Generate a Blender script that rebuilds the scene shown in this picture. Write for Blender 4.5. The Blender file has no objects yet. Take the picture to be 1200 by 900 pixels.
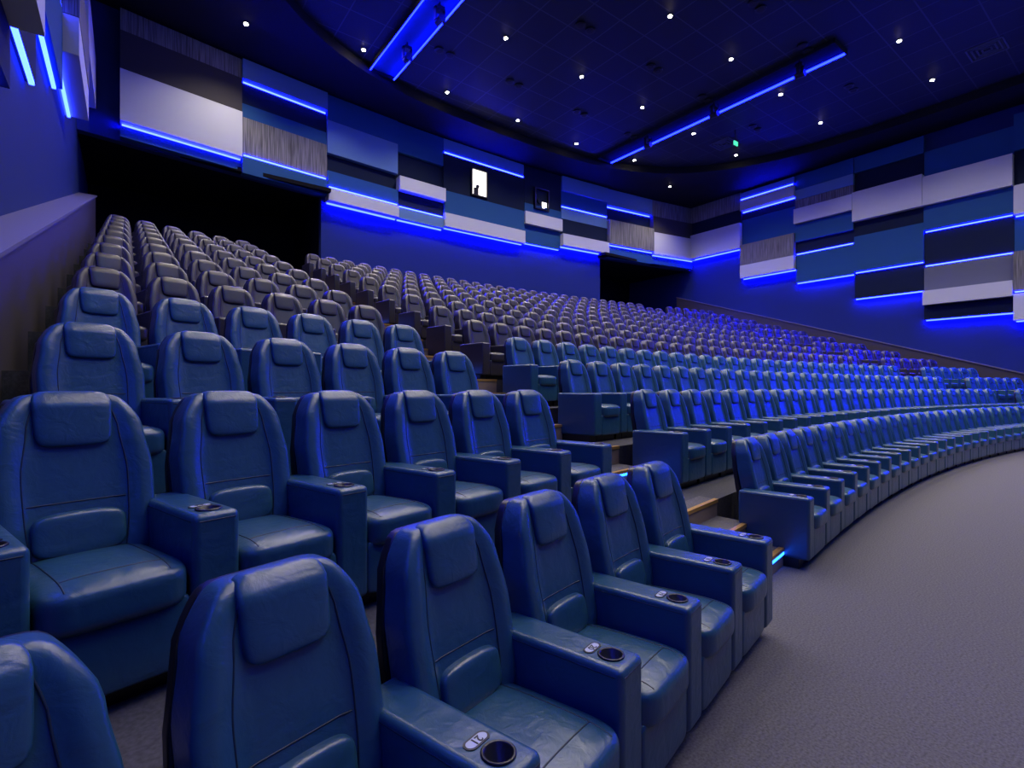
import bpy, bmesh, math, random
from mathutils import Vector, Matrix
random.seed(4)
scene = bpy.context.scene
COL = scene.collection
scene.view_settings.view_transform = 'Standard'

# ------------------------------------------------------------------ materials
def new_mat(name, color, rough=0.6, metal=0.0, spec=0.5, emis=None, estr=0.0):
    m = bpy.data.materials.new(name); m.use_nodes = True
    b = m.node_tree.nodes["Principled BSDF"]
    b.inputs["Base Color"].default_value = (*color, 1)
    b.inputs["Roughness"].default_value = rough
    b.inputs["Metallic"].default_value = metal
    b.inputs["Specular IOR Level"].default_value = spec
    if emis:
        b.inputs["Emission Color"].default_value = (*emis, 1)
        b.inputs["Emission Strength"].default_value = estr
    return m

def noise_bump(m, scale, strength, dist=0.002, scale2=None, strength2=0.0, dist2=0.01):
    nt = m.node_tree; b = nt.nodes["Principled BSDF"]
    tc = nt.nodes.new("ShaderNodeTexCoord")
    n = nt.nodes.new("ShaderNodeTexNoise"); n.inputs["Scale"].default_value = scale
    n.inputs["Detail"].default_value = 3
    nt.links.new(tc.outputs["Object"], n.inputs["Vector"])
    bp = nt.nodes.new("ShaderNodeBump"); bp.inputs["Strength"].default_value = strength
    bp.inputs["Distance"].default_value = dist
    nt.links.new(n.outputs["Fac"], bp.inputs["Height"])
    last = bp
    if scale2:
        n2 = nt.nodes.new("ShaderNodeTexNoise"); n2.inputs["Scale"].default_value = scale2
        n2.inputs["Detail"].default_value = 4
        n2.inputs["Distortion"].default_value = 0.6
        nt.links.new(tc.outputs["Object"], n2.inputs["Vector"])
        b2 = nt.nodes.new("ShaderNodeBump"); b2.inputs["Strength"].default_value = strength2
        b2.inputs["Distance"].default_value = dist2
        nt.links.new(n2.outputs["Fac"], b2.inputs["Height"])
        nt.links.new(bp.outputs["Normal"], b2.inputs["Normal"])
        last = b2
    nt.links.new(last.outputs["Normal"], b.inputs["Normal"])

def noise_color(m, c1, c2, scale, detail=4, lo=0.35, hi=0.65):
    nt = m.node_tree; b = nt.nodes["Principled BSDF"]
    tc = nt.nodes.new("ShaderNodeTexCoord")
    n = nt.nodes.new("ShaderNodeTexNoise"); n.inputs["Scale"].default_value = scale
    n.inputs["Detail"].default_value = detail
    r = nt.nodes.new("ShaderNodeValToRGB")
    r.color_ramp.elements[0].position = lo; r.color_ramp.elements[0].color = (*c1, 1)
    r.color_ramp.elements[1].position = hi; r.color_ramp.elements[1].color = (*c2, 1)
    nt.links.new(tc.outputs["Object"], n.inputs["Vector"])
    nt.links.new(n.outputs["Fac"], r.inputs["Fac"])
    nt.links.new(r.outputs["Color"], b.inputs["Base Color"])

M = {}
M['leather'] = new_mat("blue_leather", (0.017, 0.072, 0.122), 0.31, spec=0.65)
noise_bump(M['leather'], 420, 0.15, 0.001, 13, 0.55, 0.009)
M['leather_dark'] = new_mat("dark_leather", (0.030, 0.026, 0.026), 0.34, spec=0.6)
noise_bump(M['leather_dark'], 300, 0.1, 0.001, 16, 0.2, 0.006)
M['seam'] = new_mat("leather_seam", (0.006, 0.020, 0.036), 0.5)
M['black'] = new_mat("black_plastic", (0.006, 0.006, 0.008), 0.35)
M['plate'] = new_mat("number_plate", (0.45, 0.5, 0.55), 0.4)
M['ink'] = new_mat("number_ink", (0.01, 0.01, 0.012), 0.6)
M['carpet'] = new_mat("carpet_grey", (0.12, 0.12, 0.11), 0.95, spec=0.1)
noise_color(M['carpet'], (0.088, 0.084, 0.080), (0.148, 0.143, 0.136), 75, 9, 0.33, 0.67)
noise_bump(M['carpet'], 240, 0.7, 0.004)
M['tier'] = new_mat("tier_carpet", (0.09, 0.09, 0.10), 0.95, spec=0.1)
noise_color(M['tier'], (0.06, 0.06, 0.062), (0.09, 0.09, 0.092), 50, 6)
M['stepwood'] = new_mat("step_riser_wood", (0.24, 0.175, 0.12), 0.6)
M['nosing'] = new_mat("step_nosing_brass", (0.65, 0.38, 0.10), 0.35, metal=0.6)
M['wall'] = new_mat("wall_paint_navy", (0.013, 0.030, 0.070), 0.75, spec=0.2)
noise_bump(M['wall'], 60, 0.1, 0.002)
M['wall_b'] = new_mat("wall_paint_navy_lit", (0.014, 0.028, 0.12), 0.8, spec=0.2)  # same navy paint, lightened and blued to carry LED glow, right and back walls
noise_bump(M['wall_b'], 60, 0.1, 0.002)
M['recess'] = new_mat("recess_black", (0.006, 0.006, 0.008), 0.9, spec=0.1)
M['parapet'] = new_mat("parapet_wood", (0.050, 0.042, 0.036), 0.5)
M['ledge'] = new_mat("ledge_top", (0.12, 0.11, 0.105), 0.6)
M['soffit'] = new_mat("soffit_dark", (0.008, 0.009, 0.013), 0.75, spec=0.2)
M['white'] = new_mat("panel_white", (0.55, 0.56, 0.55), 0.8, spec=0.2)
M['lblue'] = new_mat("panel_light_blue", (0.13, 0.24, 0.40), 0.8, spec=0.2)
M['mblue'] = new_mat("panel_mid_blue", (0.018, 0.080, 0.21), 0.8, spec=0.2)
M['grey'] = new_mat("panel_grey", (0.13, 0.14, 0.17), 0.8, spec=0.2)
M['navy'] = new_mat("panel_navy", (0.005, 0.012, 0.033), 0.8, spec=0.2)
M['brown'] = new_mat("panel_umber", (0.05, 0.045, 0.044), 0.8, spec=0.2)
for k in ('white', 'lblue', 'mblue', 'grey', 'navy', 'brown'):
    noise_bump(M[k], 150, 0.15, 0.002)
m = new_mat("panel_timber", (0.2, 0.17, 0.16), 0.7, spec=0.2); M['wood'] = m
nt = m.node_tree; b = nt.nodes["Principled BSDF"]
tc = nt.nodes.new("ShaderNodeTexCoord"); mp = nt.nodes.new("ShaderNodeMapping")
mp.inputs["Scale"].default_value = (22, 22, 0.5)
n = nt.nodes.new("ShaderNodeTexNoise"); n.inputs["Scale"].default_value = 2.0; n.inputs["Detail"].default_value = 3
r = nt.nodes.new("ShaderNodeValToRGB")
r.color_ramp.elements[0].position = 0.35; r.color_ramp.elements[0].color = (0.08, 0.078, 0.072, 1)
r.color_ramp.elements[1].position = 0.65; r.color_ramp.elements[1].color = (0.26, 0.25, 0.23, 1)
nt.links.new(tc.outputs["Object"], mp.inputs["Vector"]); nt.links.new(mp.outputs["Vector"], n.inputs["Vector"])
nt.links.new(n.outputs["Fac"], r.inputs["Fac"]); nt.links.new(r.outputs["Color"], b.inputs["Base Color"])
m = new_mat("ceiling_tiles", (0.012, 0.012, 0.02), 0.6, spec=0.4); M['tiles'] = m
nt = m.node_tree; b = nt.nodes["Principled BSDF"]
tc = nt.nodes.new("ShaderNodeTexCoord"); bk = nt.nodes.new("ShaderNodeTexBrick")
bk.offset = 0.0; bk.inputs["Scale"].default_value = 1.0
bk.inputs["Brick Width"].default_value = 1.2; bk.inputs["Row Height"].default_value = 1.2
bk.inputs["Mortar Size"].default_value = 0.022
bk.inputs["Color1"].default_value = (0.010, 0.013, 0.022, 1); bk.inputs["Color2"].default_value = (0.014, 0.018, 0.027, 1)
bk.inputs["Mortar"].default_value = (0.05, 0.058, 0.066, 1)
nt.links.new(tc.outputs["Object"], bk.inputs["Vector"]); nt.links.new(bk.outputs["Color"], b.inputs["Base Color"])
M['led'] = new_mat("led_blue", (0.1, 0.2, 1), 0.5, emis=(0.0024, 0.0042, 1.0), estr=170)
M['led_base'] = new_mat("led_blue_base", (0.1, 0.2, 1), 0.5, emis=(0.001, 0.0019, 1.0), estr=330)
M['led_soft'] = new_mat("led_blue_soft", (0.1, 0.2, 1), 0.5, emis=(0.012, 0.028, 1.0), estr=32)
M['led_step'] = new_mat("led_blue_step", (0.1, 0.2, 1), 0.5, emis=(0.01, 0.1, 1.0), estr=12)
M['led_ceil'] = new_mat("led_blue_ceiling", (0.1, 0.2, 1), 0.5, emis=(0.0016, 0.0035, 1.0), estr=60)
M['lamp'] = new_mat("downlight_glow", (1, 0.9, 0.7), 0.5, emis=(1, 0.82, 0.6), estr=160)
M['booth'] = new_mat("booth_glow", (1, 0.95, 0.85), 0.5, emis=(1, 0.93, 0.82), estr=2.2)
M['exit'] = new_mat("exit_green", (0.05, 0.8, 0.4), 0.5, emis=(0.1, 1, 0.5), estr=1.0)
M['screen'] = new_mat("screen_white", (0.4, 0.4, 0.4), 0.8)

# ------------------------------------------------------------------ mesh builder
class MB:
    def __init__(s): s.v = []; s.f = []; s.m = []; s.sm = []; s.mats = []
    def mi(s, mat):
        if mat not in s.mats: s.mats.append(mat)
        return s.mats.index(mat)
    def add(s, vs, fs, mat, smooth=False):
        o = len(s.v); s.v += [tuple(p) for p in vs]; i = s.mi(mat)
        for f in fs:
            s.f.append(tuple(o + k for k in f)); s.m.append(i); s.sm.append(smooth)
    def box(s, x0, x1, y0, y1, z0, z1, mat):
        vs = [(x0,y0,z0),(x1,y0,z0),(x1,y1,z0),(x0,y1,z0),(x0,y0,z1),(x1,y0,z1),(x1,y1,z1),(x0,y1,z1)]
        s.prism8(vs, mat)
    def prism8(s, vs, mat):
        s.add(vs, [(0,3,2,1),(4,5,6,7),(0,1,5,4),(1,2,6,5),(2,3,7,6),(3,0,4,7)], mat)
    def bm(s, bm, mat, smoothfn=None):
        bm.verts.index_update()
        vs = [v.co.copy() for v in bm.verts]
        i = s.mi(mat); o = len(s.v); s.v += [tuple(p) for p in vs]
        for f in bm.faces:
            s.f.append(tuple(o + v.index for v in f.verts)); s.m.append(i)
            s.sm.append(smoothfn(f) if smoothfn else True)
    def tube(s, pts, r, mat, n=6):
        pts = [Vector(p) for p in pts]; vs = []
        for i, p in enumerate(pts):
            t = (pts[min(i+1, len(pts)-1)]-pts[max(i-1, 0)]).normalized()
            u = t.cross(Vector((0.3, 0.2, 0.9) if abs(t.z) < 0.8 else (1, 0, 0))).normalized(); w = t.cross(u)
            for k in range(n):
                a = 2*math.pi*k/n; vs.append(p+u*(r*math.cos(a))+w*(r*math.sin(a)))
        s.add(vs, [(i*n+k, i*n+(k+1) % n, (i+1)*n+(k+1) % n, (i+1)*n+k) for i in range(len(pts)-1) for k in range(n)], mat, True)
    def cyl(s, c, r, h, mat, n=20, axis='z', r2=None, caps=True, smooth=True):
        r2 = r if r2 is None else r2
        vs = []
        for k in range(n):
            a = 2*math.pi*k/n
            for (rr, hh) in ((r, -h/2), (r2, h/2)):
                p = [rr*math.cos(a), rr*math.sin(a), hh]
                if axis == 'y': p = [p[0], p[2], p[1]]
                if axis == 'x': p = [p[2], p[0], p[1]]
                vs.append((p[0]+c[0], p[1]+c[1], p[2]+c[2]))
        s.add(vs, [(2*k, 2*((k+1)%n), 2*((k+1)%n)+1, 2*k+1) for k in range(n)], mat, smooth)
        if caps:
            s.add([vs[2*k] for k in range(n)], [tuple(reversed(range(n)))], mat)
            s.add([vs[2*k+1] for k in range(n)], [tuple(range(n))], mat)
    def mesh(s, name):
        me = bpy.data.meshes.new(name); me.from_pydata(s.v, [], s.f)
        for mt in s.mats: me.materials.append(M[mt])
        me.polygons.foreach_set("material_index", s.m)
        me.polygons.foreach_set("use_smooth", s.sm)
        me.update(); return me
    def obj(s, name, parent=None):
        o = bpy.data.objects.new(name, s.mesh(name)); COL.objects.link(o)
        if parent: o.parent = parent
        return o

_c = {}
def unit_sbox(div, n):
    if (div, n) in _c: return _c[(div, n)]
    vs = []; idx = {}; fs = []
    ts = [math.sin(math.pi/2*(-1+2*i/div)) for i in range(div+1)]
    def vid(p):
        k = tuple(round(c, 5) for c in p)
        if k not in idx:
            q = sum(abs(c)**n for c in p)**(1.0/n)
            idx[k] = len(vs); vs.append(tuple(c/q for c in p))
        return idx[k]
    for ax in range(3):
        for sg in (-1, 1):
            u, w = (ax+1) % 3, (ax+2) % 3
            for i in range(div):
                for j in range(div):
                    q = []
                    for (a, b_) in ((i,j),(i+1,j),(i+1,j+1),(i,j+1)):
                        p = [0,0,0]; p[ax] = sg; p[u] = ts[a]; p[w] = ts[b_]; q.append(vid(p))
                    if sg < 0: q.reverse()
                    fs.append(tuple(q))
    _c[(div, n)] = (vs, fs); return vs, fs

def add_sbox(mb, fn, mat, n=6, div=12):
    vs, fs = unit_sbox(div, n)
    mb.add([fn(*p) for p in vs], fs, mat, True)

def lerp_tab(tab, t):
    for (t0, v0), (t1, v1) in zip(tab, tab[1:]):
        if t <= t1:
            k = (t-t0)/(t1-t0) if t1 > t0 else 0
            k = k*k*(3-2*k)
            return v0+(v1-v0)*k
    return tab[-1][1]

# ------------------------------------------------------------------ armrest with real cup hole
def bevel_box_bm(x0, x1, y0, y1, z0, z1, r, seg=3):
    bm = bmesh.new(); bmesh.ops.create_cube(bm, size=1)
    for v in bm.verts:
        v.co = Vector(((x0+x1)/2+v.co.x*(x1-x0), (y0+y1)/2+v.co.y*(y1-y0), (z0+z1)/2+v.co.z*(z1-z0)))
    bmesh.ops.bevel(bm, geom=list(bm.edges), offset=r, segments=seg, profile=0.5, affect='EDGES')
    return bm

ARM_Z = 0.655; AF = -0.385; CY = -0.295; LY = -0.215
XA = 0.320; HA = 0.088
def make_arm_bm(xc):
    bm = bevel_box_bm(xc-HA, xc+HA, AF, 0.24, 0.09, ARM_Z, 0.026, 4)
    for f in bm.faces: f.smooth = f.calc_area() < 0.02
    me = bpy.data.meshes.new("t"); bm.to_mesh(me); bm.free()
    o = bpy.data.objects.new("t", me); COL.objects.link(o)
    bc = bmesh.new(); bmesh.ops.create_cone(bc, cap_ends=True, segments=28, radius1=0.038, radius2=0.042, depth=0.16)
    for v in bc.verts: v.co += Vector((xc, CY, ARM_Z+0.01))
    mc = bpy.data.meshes.new("c"); bc.to_mesh(mc); bc.free()
    c = bpy.data.objects.new("c", mc); COL.objects.link(c)
    md = o.modifiers.new("b", 'BOOLEAN'); md.object = c; md.operation = 'DIFFERENCE'; md.solver = 'EXACT'
    dg = bpy.context.evaluated_depsgraph_get(); dg.update()
    r = bpy.data.meshes.new_from_object(o.evaluated_get(dg))
    b2 = bmesh.new(); b2.from_mesh(r)
    for x in (o, c): bpy.data.objects.remove(x)
    return b2

def build_seat(name, leather, both_arms):
    mb = MB()
    W = 0.232
    seam = 'seam' if leather == 'leather' else 'black'
    mb.box(-0.22, 0.22, -0.28, 0.26, 0.0, 0.09, 'black')
    # lower front (foot-rest) panel
    add_sbox(mb, lambda x, y, z: (x*W, -0.335+y*0.045, 0.225+z*0.14), leather, 9, 10)
    mb.box(-0.228, 0.228, -0.31, 0.22, 0.09, 0.33, leather)
    # cushion
    def cu(x, y, z):
        yy = -0.11+y*0.305
        top = 0.0
        if z > 0: top = 0.020*(1-abs(x)**2.5)*(1-abs(y)**3)
        return (x*W, yy, 0.395+z*0.085+top-0.03*(yy+0.11))
    add_sbox(mb, cu, leather, 5.5, 20)
    def on_cu(x, y):
        q = (max(0.0, 1-abs(x)**5.5-abs(y)**5.5))**(1/5.5)
        p = cu(x, y, q); return (p[0], p[1], p[2]-0.0004)
    for sx in (-1, 1):
        mb.tube([on_cu(sx*0.66, -0.9+1.6*i/14) for i in range(15)], 0.003, seam)
    mb.tube([on_cu(-0.66+1.32*i/10, -0.62) for i in range(11)], 0.003, seam)
    # backrest
    Z0, Z1 = 0.39, 1.125
    wt = [(0, 0.240), (0.30, 0.266), (0.55, 0.270), (0.80, 0.244), (1.0, 0.196)]
    def lean(t): return 0.155+0.15*t
    def ba(x, y, z):
        t = (z+1)/2; w = lerp_tab(wt, t); th = 0.074-0.020*t
        yy = lean(t)+y*th
        if y < 0:
            k = min(1, max(0, (abs(x)-0.50)/0.35)); k = k*k*(3-2*k)
            yy -= 0.036*k*(1-abs(z)**4)
        return (x*w, yy, Z0+(Z1-Z0)*t)
    add_sbox(mb, ba, leather, 8, 24)
    def on_ba(x, t):
        z = 2*t-1; q = (max(0.0, 1-abs(x)**8-abs(z)**8))**(1/8)
        p = ba(x, -q, z); return (p[0], p[1]+0.0004, p[2])
    for sx in (-1, 1):
        mb.tube([on_ba(sx*(0.60+0.04*math.sin(i/15*3.14)), 0.06+0.88*i/15) for i in range(16)], 0.0034, seam)
    mb.tube([on_ba(-0.6+1.2*i/8, 0.40) for i in range(9)], 0.003, seam)
    # rear plastic shell
    def sh(x, y, z):
        t = (z+1)/2; w = lerp_tab(wt, t)+0.006; th = 0.074-0.020*t
        return (x*w, lean(t)+th*0.72+0.022+y*0.026, Z0-0.12+(Z1-Z0+0.108)*t)
    add_sbox(mb, sh, 'black', 9, 16)
    # headrest pillow (folds over the top of the back)
    def hr(x, y, z):
        t = 0.858+z*0.155
        yy = lean(t)-0.052+y*0.036*(1.0-0.15*abs(x)**2)
        if z > 0.55: yy += (z-0.55)*0.07
        return (x*(0.130+0.004*z), yy, Z0+(Z1-Z0)*t+0.003)
    add_sbox(mb, hr, leather, 6, 16)
    # lumbar pillow
    def lu(x, y, z):
        t = 0.235+z*0.105
        return (x*0.152, lean(t)-0.072+y*0.032, Z0+(Z1-Z0)*t+0.008*(1-x*x)*z)
    add_sbox(mb, lu, leather, 5, 14)
    # armrests
    for xc in ([XA, -XA] if both_arms else [XA]):
        ab = make_arm_bm(xc)
        mb.bm(ab, leather, lambda f: f.smooth); ab.free()
        n = 28; vs = []; fs = []
        prof = [(0.050, 0.0005), (0.050, 0.004), (0.046, 0.007), (0.0395, 0.004), (0.036, -0.062), (0.0, -0.064)]
        for k in range(n):
            a = 2*math.pi*k/n
            for (rr, hh) in prof: vs.append((xc+rr*math.cos(a), CY+rr*math.sin(a), ARM_Z+hh))
        L = len(prof)
        for k in range(n):
            k2 = (k+1) % n
            for j in range(L-1): fs.append((k*L+j, k2*L+j, k2*L+j+1, k*L+j+1))
        mb.add(vs, fs, 'black', True)
        vs = []; n = 20
        for k in range(n):
            a = 2*math.pi*k/n; ex = 0.024 if math.cos(a) > 0 else -0.024
            vs.append((xc+ex+0.022*math.cos(a), LY+0.022*math.sin(a)))
        mb.add([(p[0], p[1], ARM_Z+0.0025) for p in vs]+[(p[0], p[1], ARM_Z-0.001) for p in vs],
               [tuple(range(n))]+[(k, n+k, n+(k+1)%n, (k+1)%n) for k in range(n)], 'black')
        vs2 = [(xc+(p[0]-xc)*0.86, LY+(p[1]-LY)*0.72) for p in vs]
        mb.add([(p[0], p[1], ARM_Z+0.003) for p in vs2], [tuple(range(n))], 'plate')
        mb.box(xc-0.07, xc+0.07, AF+0.09, 0.2, 0.0, 0.10, 'black')
        for sx in (-1, 1):
            mb.tube([(xc+sx*(HA-0.0012), AF+0.03+0.58*i/4, ARM_Z-0.028) for i in range(5)], 0.0028, seam)
        mb.tube([(xc-HA+0.02+(2*HA-0.04)*i/4, AF+0.0012, ARM_Z-0.028) for i in range(5)], 0.0028, seam)
    mb.box(-0.224, 0.224, 0.13, 0.23, 0.05, 0.42, 'black')
    return mb.mesh(name)

SEAT = {(l, b): build_seat("recliner_seat_mesh", l, b) for l in ('leather', 'leather_dark') for b in (False, True)}

# ------------------------------------------------------------------ seating layout (x lateral, y to the back)
RC = 50.0; PITCH_R = 1.30; NROWS = 13
def elev(n): return 0.0 if n == 1 else 0.5+0.43*(n-2)
def riser(n): return 51.0+PITCH_R*(n-2)
def arc(a, r): return math.sqrt(r*r-a*a)-RC
for n in range(1, NROWS+1):
    blocks = []
    r = 50.50+PITCH_R*(n-1)
    rl = 50.41 if n == 1 else r
    th = math.asin(-11.02/rl); d = (0.660 if n == 1 else 0.640)/rl
    blocks.append((rl, [th-d*k for k in range(5, -1, -1)]))
    th0 = math.asin(-8.77/r); cnt = int(round(2*abs(th0)/(0.645/r))); dd = 2*abs(th0)/cnt
    blocks.append((r, [th0+dd*k for k in range(cnt+1)]))
    blocks.append((rl, [-th+d*k for k in range(0, 6)]))
    for bi, (rr, bl) in enumerate(blocks):
        for k, t in enumerate(bl):
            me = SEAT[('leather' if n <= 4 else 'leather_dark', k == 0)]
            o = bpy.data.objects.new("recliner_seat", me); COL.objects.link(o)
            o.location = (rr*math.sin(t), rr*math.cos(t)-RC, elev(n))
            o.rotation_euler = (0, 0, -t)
            if bi == 0 and n <= 2:
                cu = bpy.data.curves.new("seat_number", 'FONT'); cu.body = str(22-k); cu.size = 0.036
                cu.align_x = 'CENTER'; cu.align_y = 'CENTER'; cu.extrude = 0.0004; cu.offset = 0.0006
                cu.materials.append(M['ink'])
                tx = bpy.data.objects.new("seat_number", cu); COL.objects.link(tx)
                tx.parent = o; tx.location = (XA, LY, ARM_Z+0.0036); tx.rotation_euler = (0, 0, math.pi)

# ------------------------------------------------------------------ floor, tiers, steps
WA = 14.8
fl = MB()
fl.box(-15.2, 15.2, -16.2, 2.0, -0.2, 0.0, 'carpet'); fl.obj("floor")
N = 60
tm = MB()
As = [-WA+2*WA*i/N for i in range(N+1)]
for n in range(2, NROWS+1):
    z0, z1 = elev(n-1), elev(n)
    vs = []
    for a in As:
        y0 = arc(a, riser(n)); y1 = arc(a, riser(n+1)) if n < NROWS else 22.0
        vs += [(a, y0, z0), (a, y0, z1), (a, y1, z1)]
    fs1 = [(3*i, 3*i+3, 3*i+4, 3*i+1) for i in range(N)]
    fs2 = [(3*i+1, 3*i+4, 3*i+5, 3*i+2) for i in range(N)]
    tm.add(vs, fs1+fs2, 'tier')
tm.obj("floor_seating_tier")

sm = MB()
def curved_step(a0, a1, r0, r1, zb, zt, led=False):
    K = 4; vs = []
    for i in range(K+1):
        a = a0+(a1-a0)*i/K
        y0, y1 = arc(a, r0), arc(a, r1)
        vs += [(a, y0, zb), (a, y0, zt), (a, y1, zt), (a, y1, zb)]
    sm.add(vs, [(4*i, 4*i+4, 4*i+5, 4*i+1) for i in range(K)], 'stepwood')
    sm.add(vs, [(4*i+1, 4*i+5, 4*i+6, 4*i+2) for i in range(K)], 'carpet')
    sm.add(vs, [(0, 1, 2, 3), (4*K+3, 4*K+2, 4*K+1, 4*K)], 'stepwood')
    vs = []
    for i in range(K+1):
        a = a0+(a1-a0)*i/K; y0 = arc(a, r0)
        vs += [(a, y0-0.012, zt-0.028), (a, y0-0.012, zt+0.006), (a, y0+0.035, zt+0.006), (a, y0+0.035, zt-0.0)]
    sm.add(vs, [(4*i+j, 4*i+4+j, 4*i+5+j, 4*i+1+j) for i in range(K) for j in range(3)], 'nosing')
    if led:
        vs = []
        for i in range(K+1):
            a = a0+(a1-a0)*i/K; y0 = arc(a, r0)
            vs += [(a, y0-0.014, zt-0.055), (a, y0-0.014, zt-0.032), (a, y0-0.002, zt-0.032)]
        sm.add(vs, [(3*i+j, 3*i+3+j, 3*i+4+j, 3*i+1+j) for i in range(K) for j in range(2)], 'led_step')
for s in (-1, 1):
    a0, a1 = sorted((s*9.13, s*10.6))
    curved_step(a0, a1, 50.34, 50.68, 0.0, 0.167, True)
    curved_step(a0, a1, 50.67, 51.01, 0.0, 0.333)
    curved_step(a0, a1, 50.995, 51.2, 0.33, 0.503)
    for n in range(3, NROWS+1):
        zb, zt = elev(n-1), elev(n); mid = (zb+zt)/2
        curved_step(a0, a1, riser(n)-0.33, riser(n)+0.01, zb+0.001, mid, n in (3, 6, 9))
        curved_step(a0, a1, riser(n)-0.005, riser(n)+0.2, mid, zt+0.003)
sm.obj("floor_aisle_stairs")

# ------------------------------------------------------------------ walls
ZC = 13.6; ZS = 13.25
YB = 22.3
def bw(a): return 18.3-a*a/160.0
for s, nm in ((-1, "left"), (1, "right")):
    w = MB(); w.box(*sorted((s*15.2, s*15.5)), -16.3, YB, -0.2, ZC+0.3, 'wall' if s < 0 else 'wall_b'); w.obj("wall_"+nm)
    p = MB()
    def zl(y): return 1.77+0.33*y
    x0, x1 = sorted((s*14.8, s*15.199))
    p.prism8([(x0,-3,0),(x1,-3,0),(x1,17.6,0),(x0,17.6,0),(x0,-3,zl(-3)),(x1,-3,zl(-3)),(x1,17.6,zl(17.6)),(x0,17.6,zl(17.6))], 'parapet')
    x0, x1 = sorted((s*14.76, s*15.199))
    p.prism8([(x0,-3.03,zl(-3)),(x1,-3.03,zl(-3)),(x1,17.62,zl(17.62)),(x0,17.62,zl(17.62)),
              (x0,-3.03,zl(-3)+.04),(x1,-3.03,zl(-3)+.04),(x1,17.62,zl(17.62)+.04),(x0,17.62,zl(17.62)+.04)], 'ledge')
    p.obj("trim_parapet_"+nm)
w = MB(); w.box(-15.5, 15.5, -16.5, -16.2, -0.2, ZC+0.3, 'wall'); w.obj("wall_front")
w = MB(); w.box(-12, 12, -16.1, -16.05, 1.2, 11.2, 'screen'); w.box(-12.2, 12.2, -16.19, -16.1, 1.0, 11.4, 'black'); w.obj("projection_screen")
w = MB()
def curved_wall(a0, a1, z0, z1, th, mat, K=16):
    vs = []
    for i in range(K+1):
        a = a0+(a1-a0)*i/K
        vs += [(a, bw(a), z0), (a, bw(a), z1), (a, bw(a)+th, z1), (a, bw(a)+th, z0)]
    fs = [(4*i+j, 4*i+4+j, 4*i+4+(j+1) % 4, 4*i+(j+1) % 4) for i in range(K) for j in range(4)]
    w.add(vs, fs+[(0,1,2,3),(4*K+3,4*K+2,4*K+1,4*K)], mat)
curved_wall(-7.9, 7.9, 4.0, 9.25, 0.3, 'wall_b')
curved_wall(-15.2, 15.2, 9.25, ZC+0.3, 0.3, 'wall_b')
for s in (-1, 1):
    x0, x1 = sorted((s*7.9, s*7.6)); w.box(x0, x1, 18.2, YB, 4.0, 9.3, 'recess')
    x0, x1 = sorted((s*7.7, s*15.4)); w.box(x0, x1, 17.3, YB, 9.26, 9.4, 'recess')
    w.box(x0, x1, 21.9, YB, 4.0, 9.4, 'recess')
w.box(-15.5, 15.5, YB, YB+0.2, 0, ZC+0.3, 'recess')
w.obj("wall_back")
for di, s in enumerate((-1, 1)):
    dr = MB()
    for k in (0, 1):
        x0 = s*11.6+(k-1)*0.95
        dr.box(x0+.01, x0+0.94, 21.82, 21.89, elev(13)+0.01, elev(13)+2.2, 'brown')
        dr.cyl((x0+(0.85 if k == 0 else 0.1), 21.79, elev(13)+1.05), 0.015, 0.4, 'plate', 8, 'z')
    dr.obj("door_%d" % (di+1))

# ------------------------------------------------------------------ acoustic wall panels
DEP = {'white': 0.34, 'lblue': 0.26, 'mblue': 0.20, 'grey': 0.22, 'navy': 0.12, 'brown': 0.22, 'wood': 0.30}
back_cols = [
 (-14.2,-10.8,[(13.2,12.5,'wood',0),(12.5,11.3,'brown',0),(11.3,9.72,'white',1),(9.64,9.3,'mblue',0)]),
 (-10.8,-7.75,[(13.2,12.5,'lblue',1),(12.42,11.7,'navy',0),(11.7,11.2,'mblue',0),(11.2,9.9,'wood',1),(9.8,9.2,'mblue',0)]),
 (-7.75,-4.67,[(13.2,12.2,'mblue',0),(12.2,10.9,'lblue',0),(10.9,10.2,'navy',0),(10.2,9.6,'mblue',1),(9.5,9.0,'white',1)]),
 (-4.67,-2.35,[(13.2,11.9,'mblue',0),(11.9,10.8,'navy',0),(10.8,10.2,'white',0),(10.2,9.6,'navy',1),(9.5,9.0,'lblue',1)]),
 (-2.35, 2.37,[(13.2,12.6,'lblue',1),(12.5,10.8,'navy',0),(10.8,9.75,'mblue',0),(9.75,9.1,'white',2)]),
 ( 2.37, 4.85,[(13.2,11.25,'navy',0),(11.25,10.8,'mblue',0),(10.8,10.15,'white',0),(10.15,9.2,'mblue',2)]),
 ( 4.85, 8.2,[(13.2,12.4,'lblue',0),(12.4,11.6,'mblue',1),(11.5,10.9,'lblue',0),(10.9,10.05,'navy',0),(10.05,9.4,'white',1)]),
 ( 8.2, 11.7,[(13.2,12.25,'lblue',1),(12.15,11.4,'navy',0),(11.4,9.98,'wood',1),(9.9,9.25,'mblue',0)]),
 (11.7, 15.1,[(13.2,12.2,'wood',0),(12.2,11.2,'brown',0),(11.2,9.85,'white',1),(9.75,9.3,'mblue',0)])]
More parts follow.
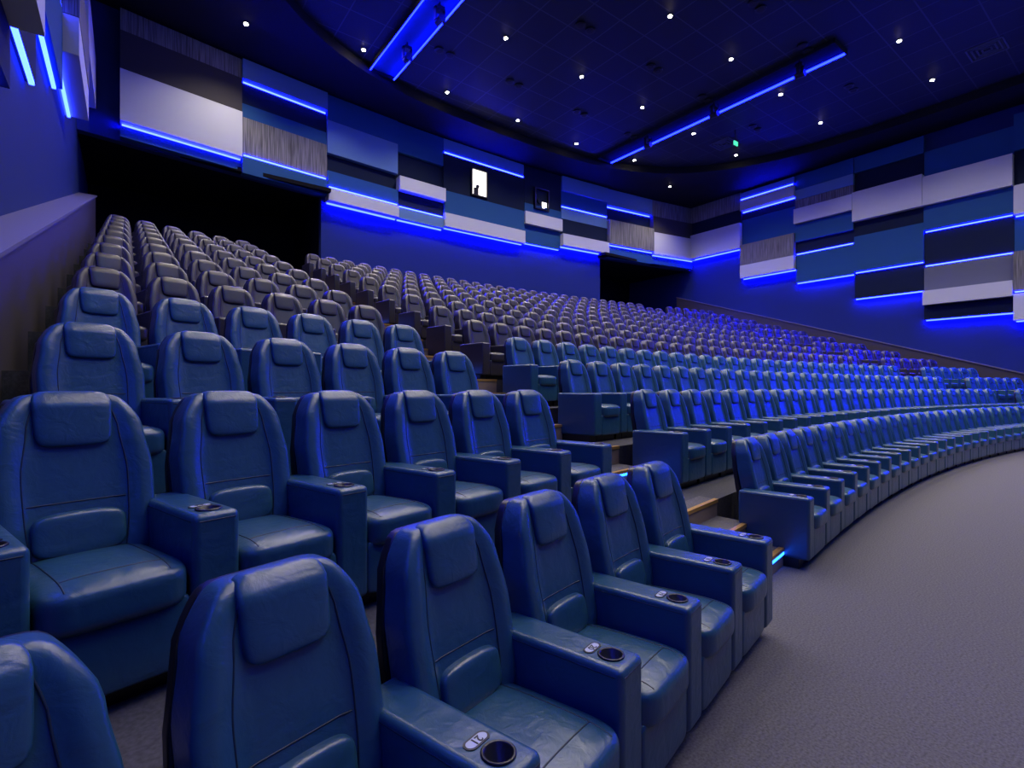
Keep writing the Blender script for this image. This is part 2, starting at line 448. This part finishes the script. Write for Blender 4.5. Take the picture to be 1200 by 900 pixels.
side_cols = [
 (13.25,16.7,[(13.2,12.2,'wood',0),(12.2,11.4,'navy',0),(11.4,9.9,'white',1)]),
 (10.2,13.25,[(13.1,12.75,'lblue',1),(12.65,12.05,'white',1),(11.95,11.55,'navy',0),(11.55,10.05,'mblue',0),(10.05,8.85,'wood',0),(8.85,8.1,'white',1)]),
 (7.41,10.2,[(13.15,12.35,'mblue',0),(12.35,11.8,'lblue',0),(11.8,11.3,'wood',0),(11.3,10.5,'white',0),(10.5,9.55,'mblue',0),(9.55,8.95,'navy',1),(8.85,7.35,'mblue',1)]),
 (4.6,7.41,[(13.15,12.35,'mblue',0),(12.35,11.35,'navy',0),(11.35,9.9,'white',0),(9.9,9.2,'navy',0),(9.2,7.45,'mblue',1),(7.35,6.1,'navy',1)]),
 (1.64,4.6,[(12.4,11.2,'mblue',0),(11.2,9.9,'white',0),(9.9,8.8,'mblue',1),(8.7,7.25,'navy',1),(7.15,6.05,'grey',0),(6.05,5.4,'white',0),(5.4,4.75,'navy',1)]),
 (-1.4,1.64,[(12.8,11.3,'mblue',0),(11.3,9.9,'navy',0),(9.9,8.7,'white',1),(8.6,7.2,'mblue',0),(7.2,5.6,'wood',1),(5.5,4.4,'white',1)]),
 (-4.4,-1.4,[(13.0,12.0,'white',0),(12.0,10.3,'mblue',1),(10.2,8.6,'navy',0),(8.6,7.0,'lblue',0),(7.0,5.2,'mblue',1),(5.1,3.6,'navy',1)]),
 (-7.4,-4.4,[(12.6,11.0,'mblue',1),(10.9,9.5,'white',0),(9.5,7.6,'wood',0),(7.6,5.9,'navy',1),(5.8,3.6,'lblue',1)])]
def panel_wall(name, cols, P, led_m='led', base_m='led_base'):
    pm = MB(); lm = MB()
    def dep(ci, i, mt): return DEP[mt]+0.05*((ci*7+i*3) % 4)
    for ci, (c0, c1, st) in enumerate(cols):
        for i, (zt, zb, mt, led) in enumerate(st):
            d = dep(ci, i, mt)
            g = 0.008
            vs = []
            for z in (zb+g, zt-g):
                vs += [P(c0+g, d, z), P(c1-g, d, z), P(c1-g, 0.0, z), P(c0+g, 0.0, z)]
            pm.prism8(vs, mt)
            if led:
                if i+1 < len(st):
                    dl = dep(ci, i+1, st[i+1][2])
                    y0, y1 = max(0.02, min(dl, d)-0.02), min(dl, d)+0.02; zz = zb-0.05; h = 0.022; lmn = led_m
                else:
                    zz = zb-0.01; y0, y1 = 0.05, 0.11; h = 0.03 if led == 1 else 0.016; lmn = base_m
                vs = []
                for z in (zz-h, zz+h):
                    vs += [P(c0+.05, y1, z), P(c1-.05, y1, z), P(c1-.05, y0, z), P(c0+.05, y0, z)]
                lm.prism8(vs, lmn)
    o = pm.obj(name); lm.obj("led_strip", o)
    return o
panel_wall("acoustic_wall_panel", back_cols, lambda c, d, z: (c, bw(c)-d, z))
panel_wall("acoustic_wall_panel", side_cols, lambda c, d, z: (15.2-d, c, z))
panel_wall("acoustic_wall_panel", side_cols, lambda c, d, z: (-15.2+d, c, z), 'led_soft', 'led_soft')

def booth(a, w_, z0, z1, lit, nm):
    k = MB(); y = bw(a)-0.42; f = 0.06
    k.box(a-w_/2-f, a+w_/2+f, y, y+0.35, z1, z1+f, 'black'); k.box(a-w_/2-f, a+w_/2+f, y, y+0.35, z0-f, z0, 'black')
    k.box(a-w_/2-f, a-w_/2, y, y+0.35, z0, z1, 'black'); k.box(a+w_/2, a+w_/2+f, y, y+0.35, z0, z1, 'black')
    if lit:
        k.box(a-w_/2, a+w_/2, y+0.06, y+0.07, z0, z1, 'booth')
        k.box(a-w_/2+0.08, a-0.08, y+0.0, y+0.05, z0, z0+0.32, 'black')
        k.cyl((a-0.12, y+0.02, z0+0.40), 0.09, 0.06, 'black', 16, 'y')
    else:
        k.box(a-w_/2, a+w_/2, y+0.16, y+0.17, z0, z1, 'black')
        k.box(a+0.08, a+w_/2-0.05, y+0.10, y+0.155, z0+0.08, z0+0.4, 'booth')
        k.cyl((a-0.12, y+0.12, z0+0.4), 0.13, 0.1, 'navy', 16, 'y')
    k.obj(nm)
booth(-0.43, 0.82, 10.95, 12.15, True, "window_1")
booth(3.45, 0.85, 11.1, 12.1, False, "window_2")

# ------------------------------------------------------------------ ceiling
cm = MB(); K = 160; inn = []; out = []
X1, Y0, Y1 = 15.5, -16.5, YB
for k in range(K):
    ph = 2*math.pi*k/K; c, s_ = math.cos(ph), math.sin(ph)
    rr = 1.0/((abs(c)/13.2)**3+(abs(s_)/14.2)**3)**(1/3.0)
    inn.append((rr*c, 2+rr*s_))
    q = min(X1/abs(c) if abs(c) > 1e-9 else 1e9, ((Y1-2)/s_ if s_ > 0 else (Y0-2)/s_) if abs(s_) > 1e-9 else 1e9)
    out.append((q*c, 2+q*s_))
vs = [(x, y, ZS) for x, y in inn]+[(x, y, ZS) for x, y in out]+[(x, y, ZC) for x, y in inn]
cm.add(vs, [(k, K+k, K+(k+1) % K, (k+1) % K) for k in range(K)], 'soffit')
cm.add(vs, [(k, (k+1) % K, 2*K+(k+1) % K, 2*K+k) for k in range(K)], 'soffit')
cm.box(-15.5, 15.5, -16.5, YB+.1, ZC, ZC+0.2, 'tiles')
cm.obj("ceiling")

def channel(a, y0, y1, both):
    k = MB()
    k.box(a-0.5, a+0.5, y0, y1, ZC-0.03, ZC-0.005, 'recess' if not both else 'mblue')  # paired channels: blue plate colour paints in the LED-lit surface between strips
    for s in (-1, 1):
        x0, x1 = sorted((a+s*0.5, a+s*0.53)); k.box(x0, x1, y0-0.03, y1+0.03, ZC-0.16, ZC, 'soffit')
        if both: x0, x1 = sorted((a+s*0.46, a+s*0.50)); k.box(x0, x1, y0+0.03, y1-0.03, ZC-0.18, ZC-0.14, 'led_ceil')
        elif s > 0: x0, x1 = sorted((a+s*0.44, a+s*0.50)); k.box(x0, x1, y0+0.03, y1-0.03, ZC-0.16, ZC-0.10, 'led_ceil')
    for y in (y0-0.03, y1): k.box(a-0.53, a+0.53, y, y+0.03, ZC-0.16, ZC, 'soffit')
    k.obj("led_ceiling_channel")
channel(-6.35, 4.6, 15.6, True); channel(5.8, 4.6, 15.6, False)
channel(-6.35, -11.0, -1.5, True); channel(5.8, -11.0, -1.5, False)

def movinghead(x, y, wash=None):
    k = MB()
    k.box(x-0.12, x+0.12, y-0.12, y+0.12, ZC-0.30, ZC-0.2, 'black')
    k.box(x-0.17, x-0.14, y-0.06, y+0.06, ZC-0.62, ZC-0.22, 'black'); k.box(x+0.14, x+0.17, y-0.06, y+0.06, ZC-0.62, ZC-0.22, 'black')
    k.box(x-0.17, x+0.17, y-0.06, y+0.06, ZC-0.28, ZC-0.22, 'black')
    k.cyl((x, y, ZC-0.58), 0.12, 0.34, 'black', 16, 'y', 0.09)
    k.box(x-0.02, x+0.02, y-0.02, y+0.02, ZC-0.22, ZC-0.02, 'black')
    o = k.obj("stage_spotlight")
    if wash:
        l = bpy.data.lights.new("blue_fill_lamp", 'SPOT'); l.energy = wash; l.color = (0.05, 0.32, 1.0)
        l.spot_size = math.radians(110); l.spot_blend = 1; l.shadow_soft_size = 0.12
        lo = bpy.data.objects.new("blue_fill_lamp", l); COL.objects.link(lo); lo.parent = o
        lo.location = (x, y+0.25, ZC-0.75)
        d = Vector((x*0.8, 6, 4))-Vector(lo.location); lo.rotation_euler = d.to_track_quat('-Z', 'Y').to_euler()
for (x, y) in ((-6.3, 13.5), (-6.3, 11.2), (5.5, 5.8), (5.5, 9.2), (5.5, 12.6), (-6.3, 7)): movinghead(x, y)
for x in (-9, 0, 9): movinghead(x, -9.2, 550)  # unseen heads added at the front for blue fill on the foreground seats
k = MB()
for a in (-9.2, -5.0, -1.9, 1.7, 5.0, 9.0):
    for y in (5.4, 9.3, 13.2):
        for dx in (-0.22, 0.22):
            if abs(a) > 8 and y > 12: continue
            k.cyl((a+dx, y, ZC-0.03), 0.17, 0.04, 'black', 20)
            k.cyl((a+dx, y, ZC-0.045), 0.11, 0.03, 'brown', 20)
k.obj("ceiling_loudspeaker")
k = MB()
for (a, y) in ((10.2, 1.6), (9.3, 11.0), (1.7, 3.2), (-3.0, 7.4)):
    for i in range(4):
        r_ = 0.5-0.12*i
        for (x0, x1, y0, y1) in ((a-r_, a+r_, y-r_, y-r_+.04), (a-r_, a+r_, y+r_-.04, y+r_), (a-r_, a-r_+.04, y-r_, y+r_), (a+r_-.04, a+r_, y-r_, y+r_)):
            k.box(x0, x1, y0, y1, ZC-0.04, ZC-0.002, 'grey')
k.obj("air_vent")
k = MB(); k.box(8.3, 8.6, 9.9, 9.95, 12.87, 13.05, 'exit'); k.box(8.28, 8.62, 9.95, 9.99, 12.85, 13.07, 'black')
k.box(8.44, 8.46, 9.93, 9.97, 13.07, ZC, 'black'); k.obj("exit_sign")

# ------------------------------------------------------------------ recessed downlights
dm = MB()
n = 20
dm.cyl((0, 0, -0.01), 0.105, 0.02, 'black', n)
dm.cyl((0, 0, -0.024), 0.06, 0.01, 'lamp', n)
dmesh = dm.mesh("downlight_mesh")
for a in (-11, -7.35, -3.7, -0.1, 3.5, 7.2, 10.9):
    for y in (-8.7, -4.7, -0.7, 3.3, 7.3, 11.3, 15.3):
        yy = y
        if y > 15 and 7 < abs(a) < 8: yy = 14.8
        inside = (abs(a)/13.2)**3+(abs(yy-2)/14.2)**3 < 1
        z = ZC if inside else ZS
        o = bpy.data.objects.new("recessed_downlight", dmesh); COL.objects.link(o); o.location = (a, yy, z)
        if y < -6: continue
        l = bpy.data.lights.new("lamp", 'SPOT'); l.energy = 620; l.color = (1, 0.90, 0.78)
        if a < -10 and y < 8: l.energy = 330
        l.spot_size = math.radians(125); l.spot_blend = 0.8; l.shadow_soft_size = 0.06
        lo = bpy.data.objects.new("lamp", l); COL.objects.link(lo); lo.parent = o; lo.location = (0, 0, -0.06)

w = bpy.data.worlds.new("world"); scene.world = w; w.use_nodes = True
bg = w.node_tree.nodes["Background"]; bg.inputs[0].default_value = (0.03, 0.08, 0.2, 1); bg.inputs[1].default_value = 0.05

cd = bpy.data.cameras.new("camera"); cam = bpy.data.objects.new("camera", cd); COL.objects.link(cam)
cd.sensor_width = 36; cd.lens = 18.0; cd.shift_y = 5/1200
cd.clip_start = 0.05; cd.clip_end = 200
cam.location = (-14.0, -2.79, 1.65)
cam.rotation_euler = (math.radians(90), 0, math.radians(-36.87))
scene.camera = cam
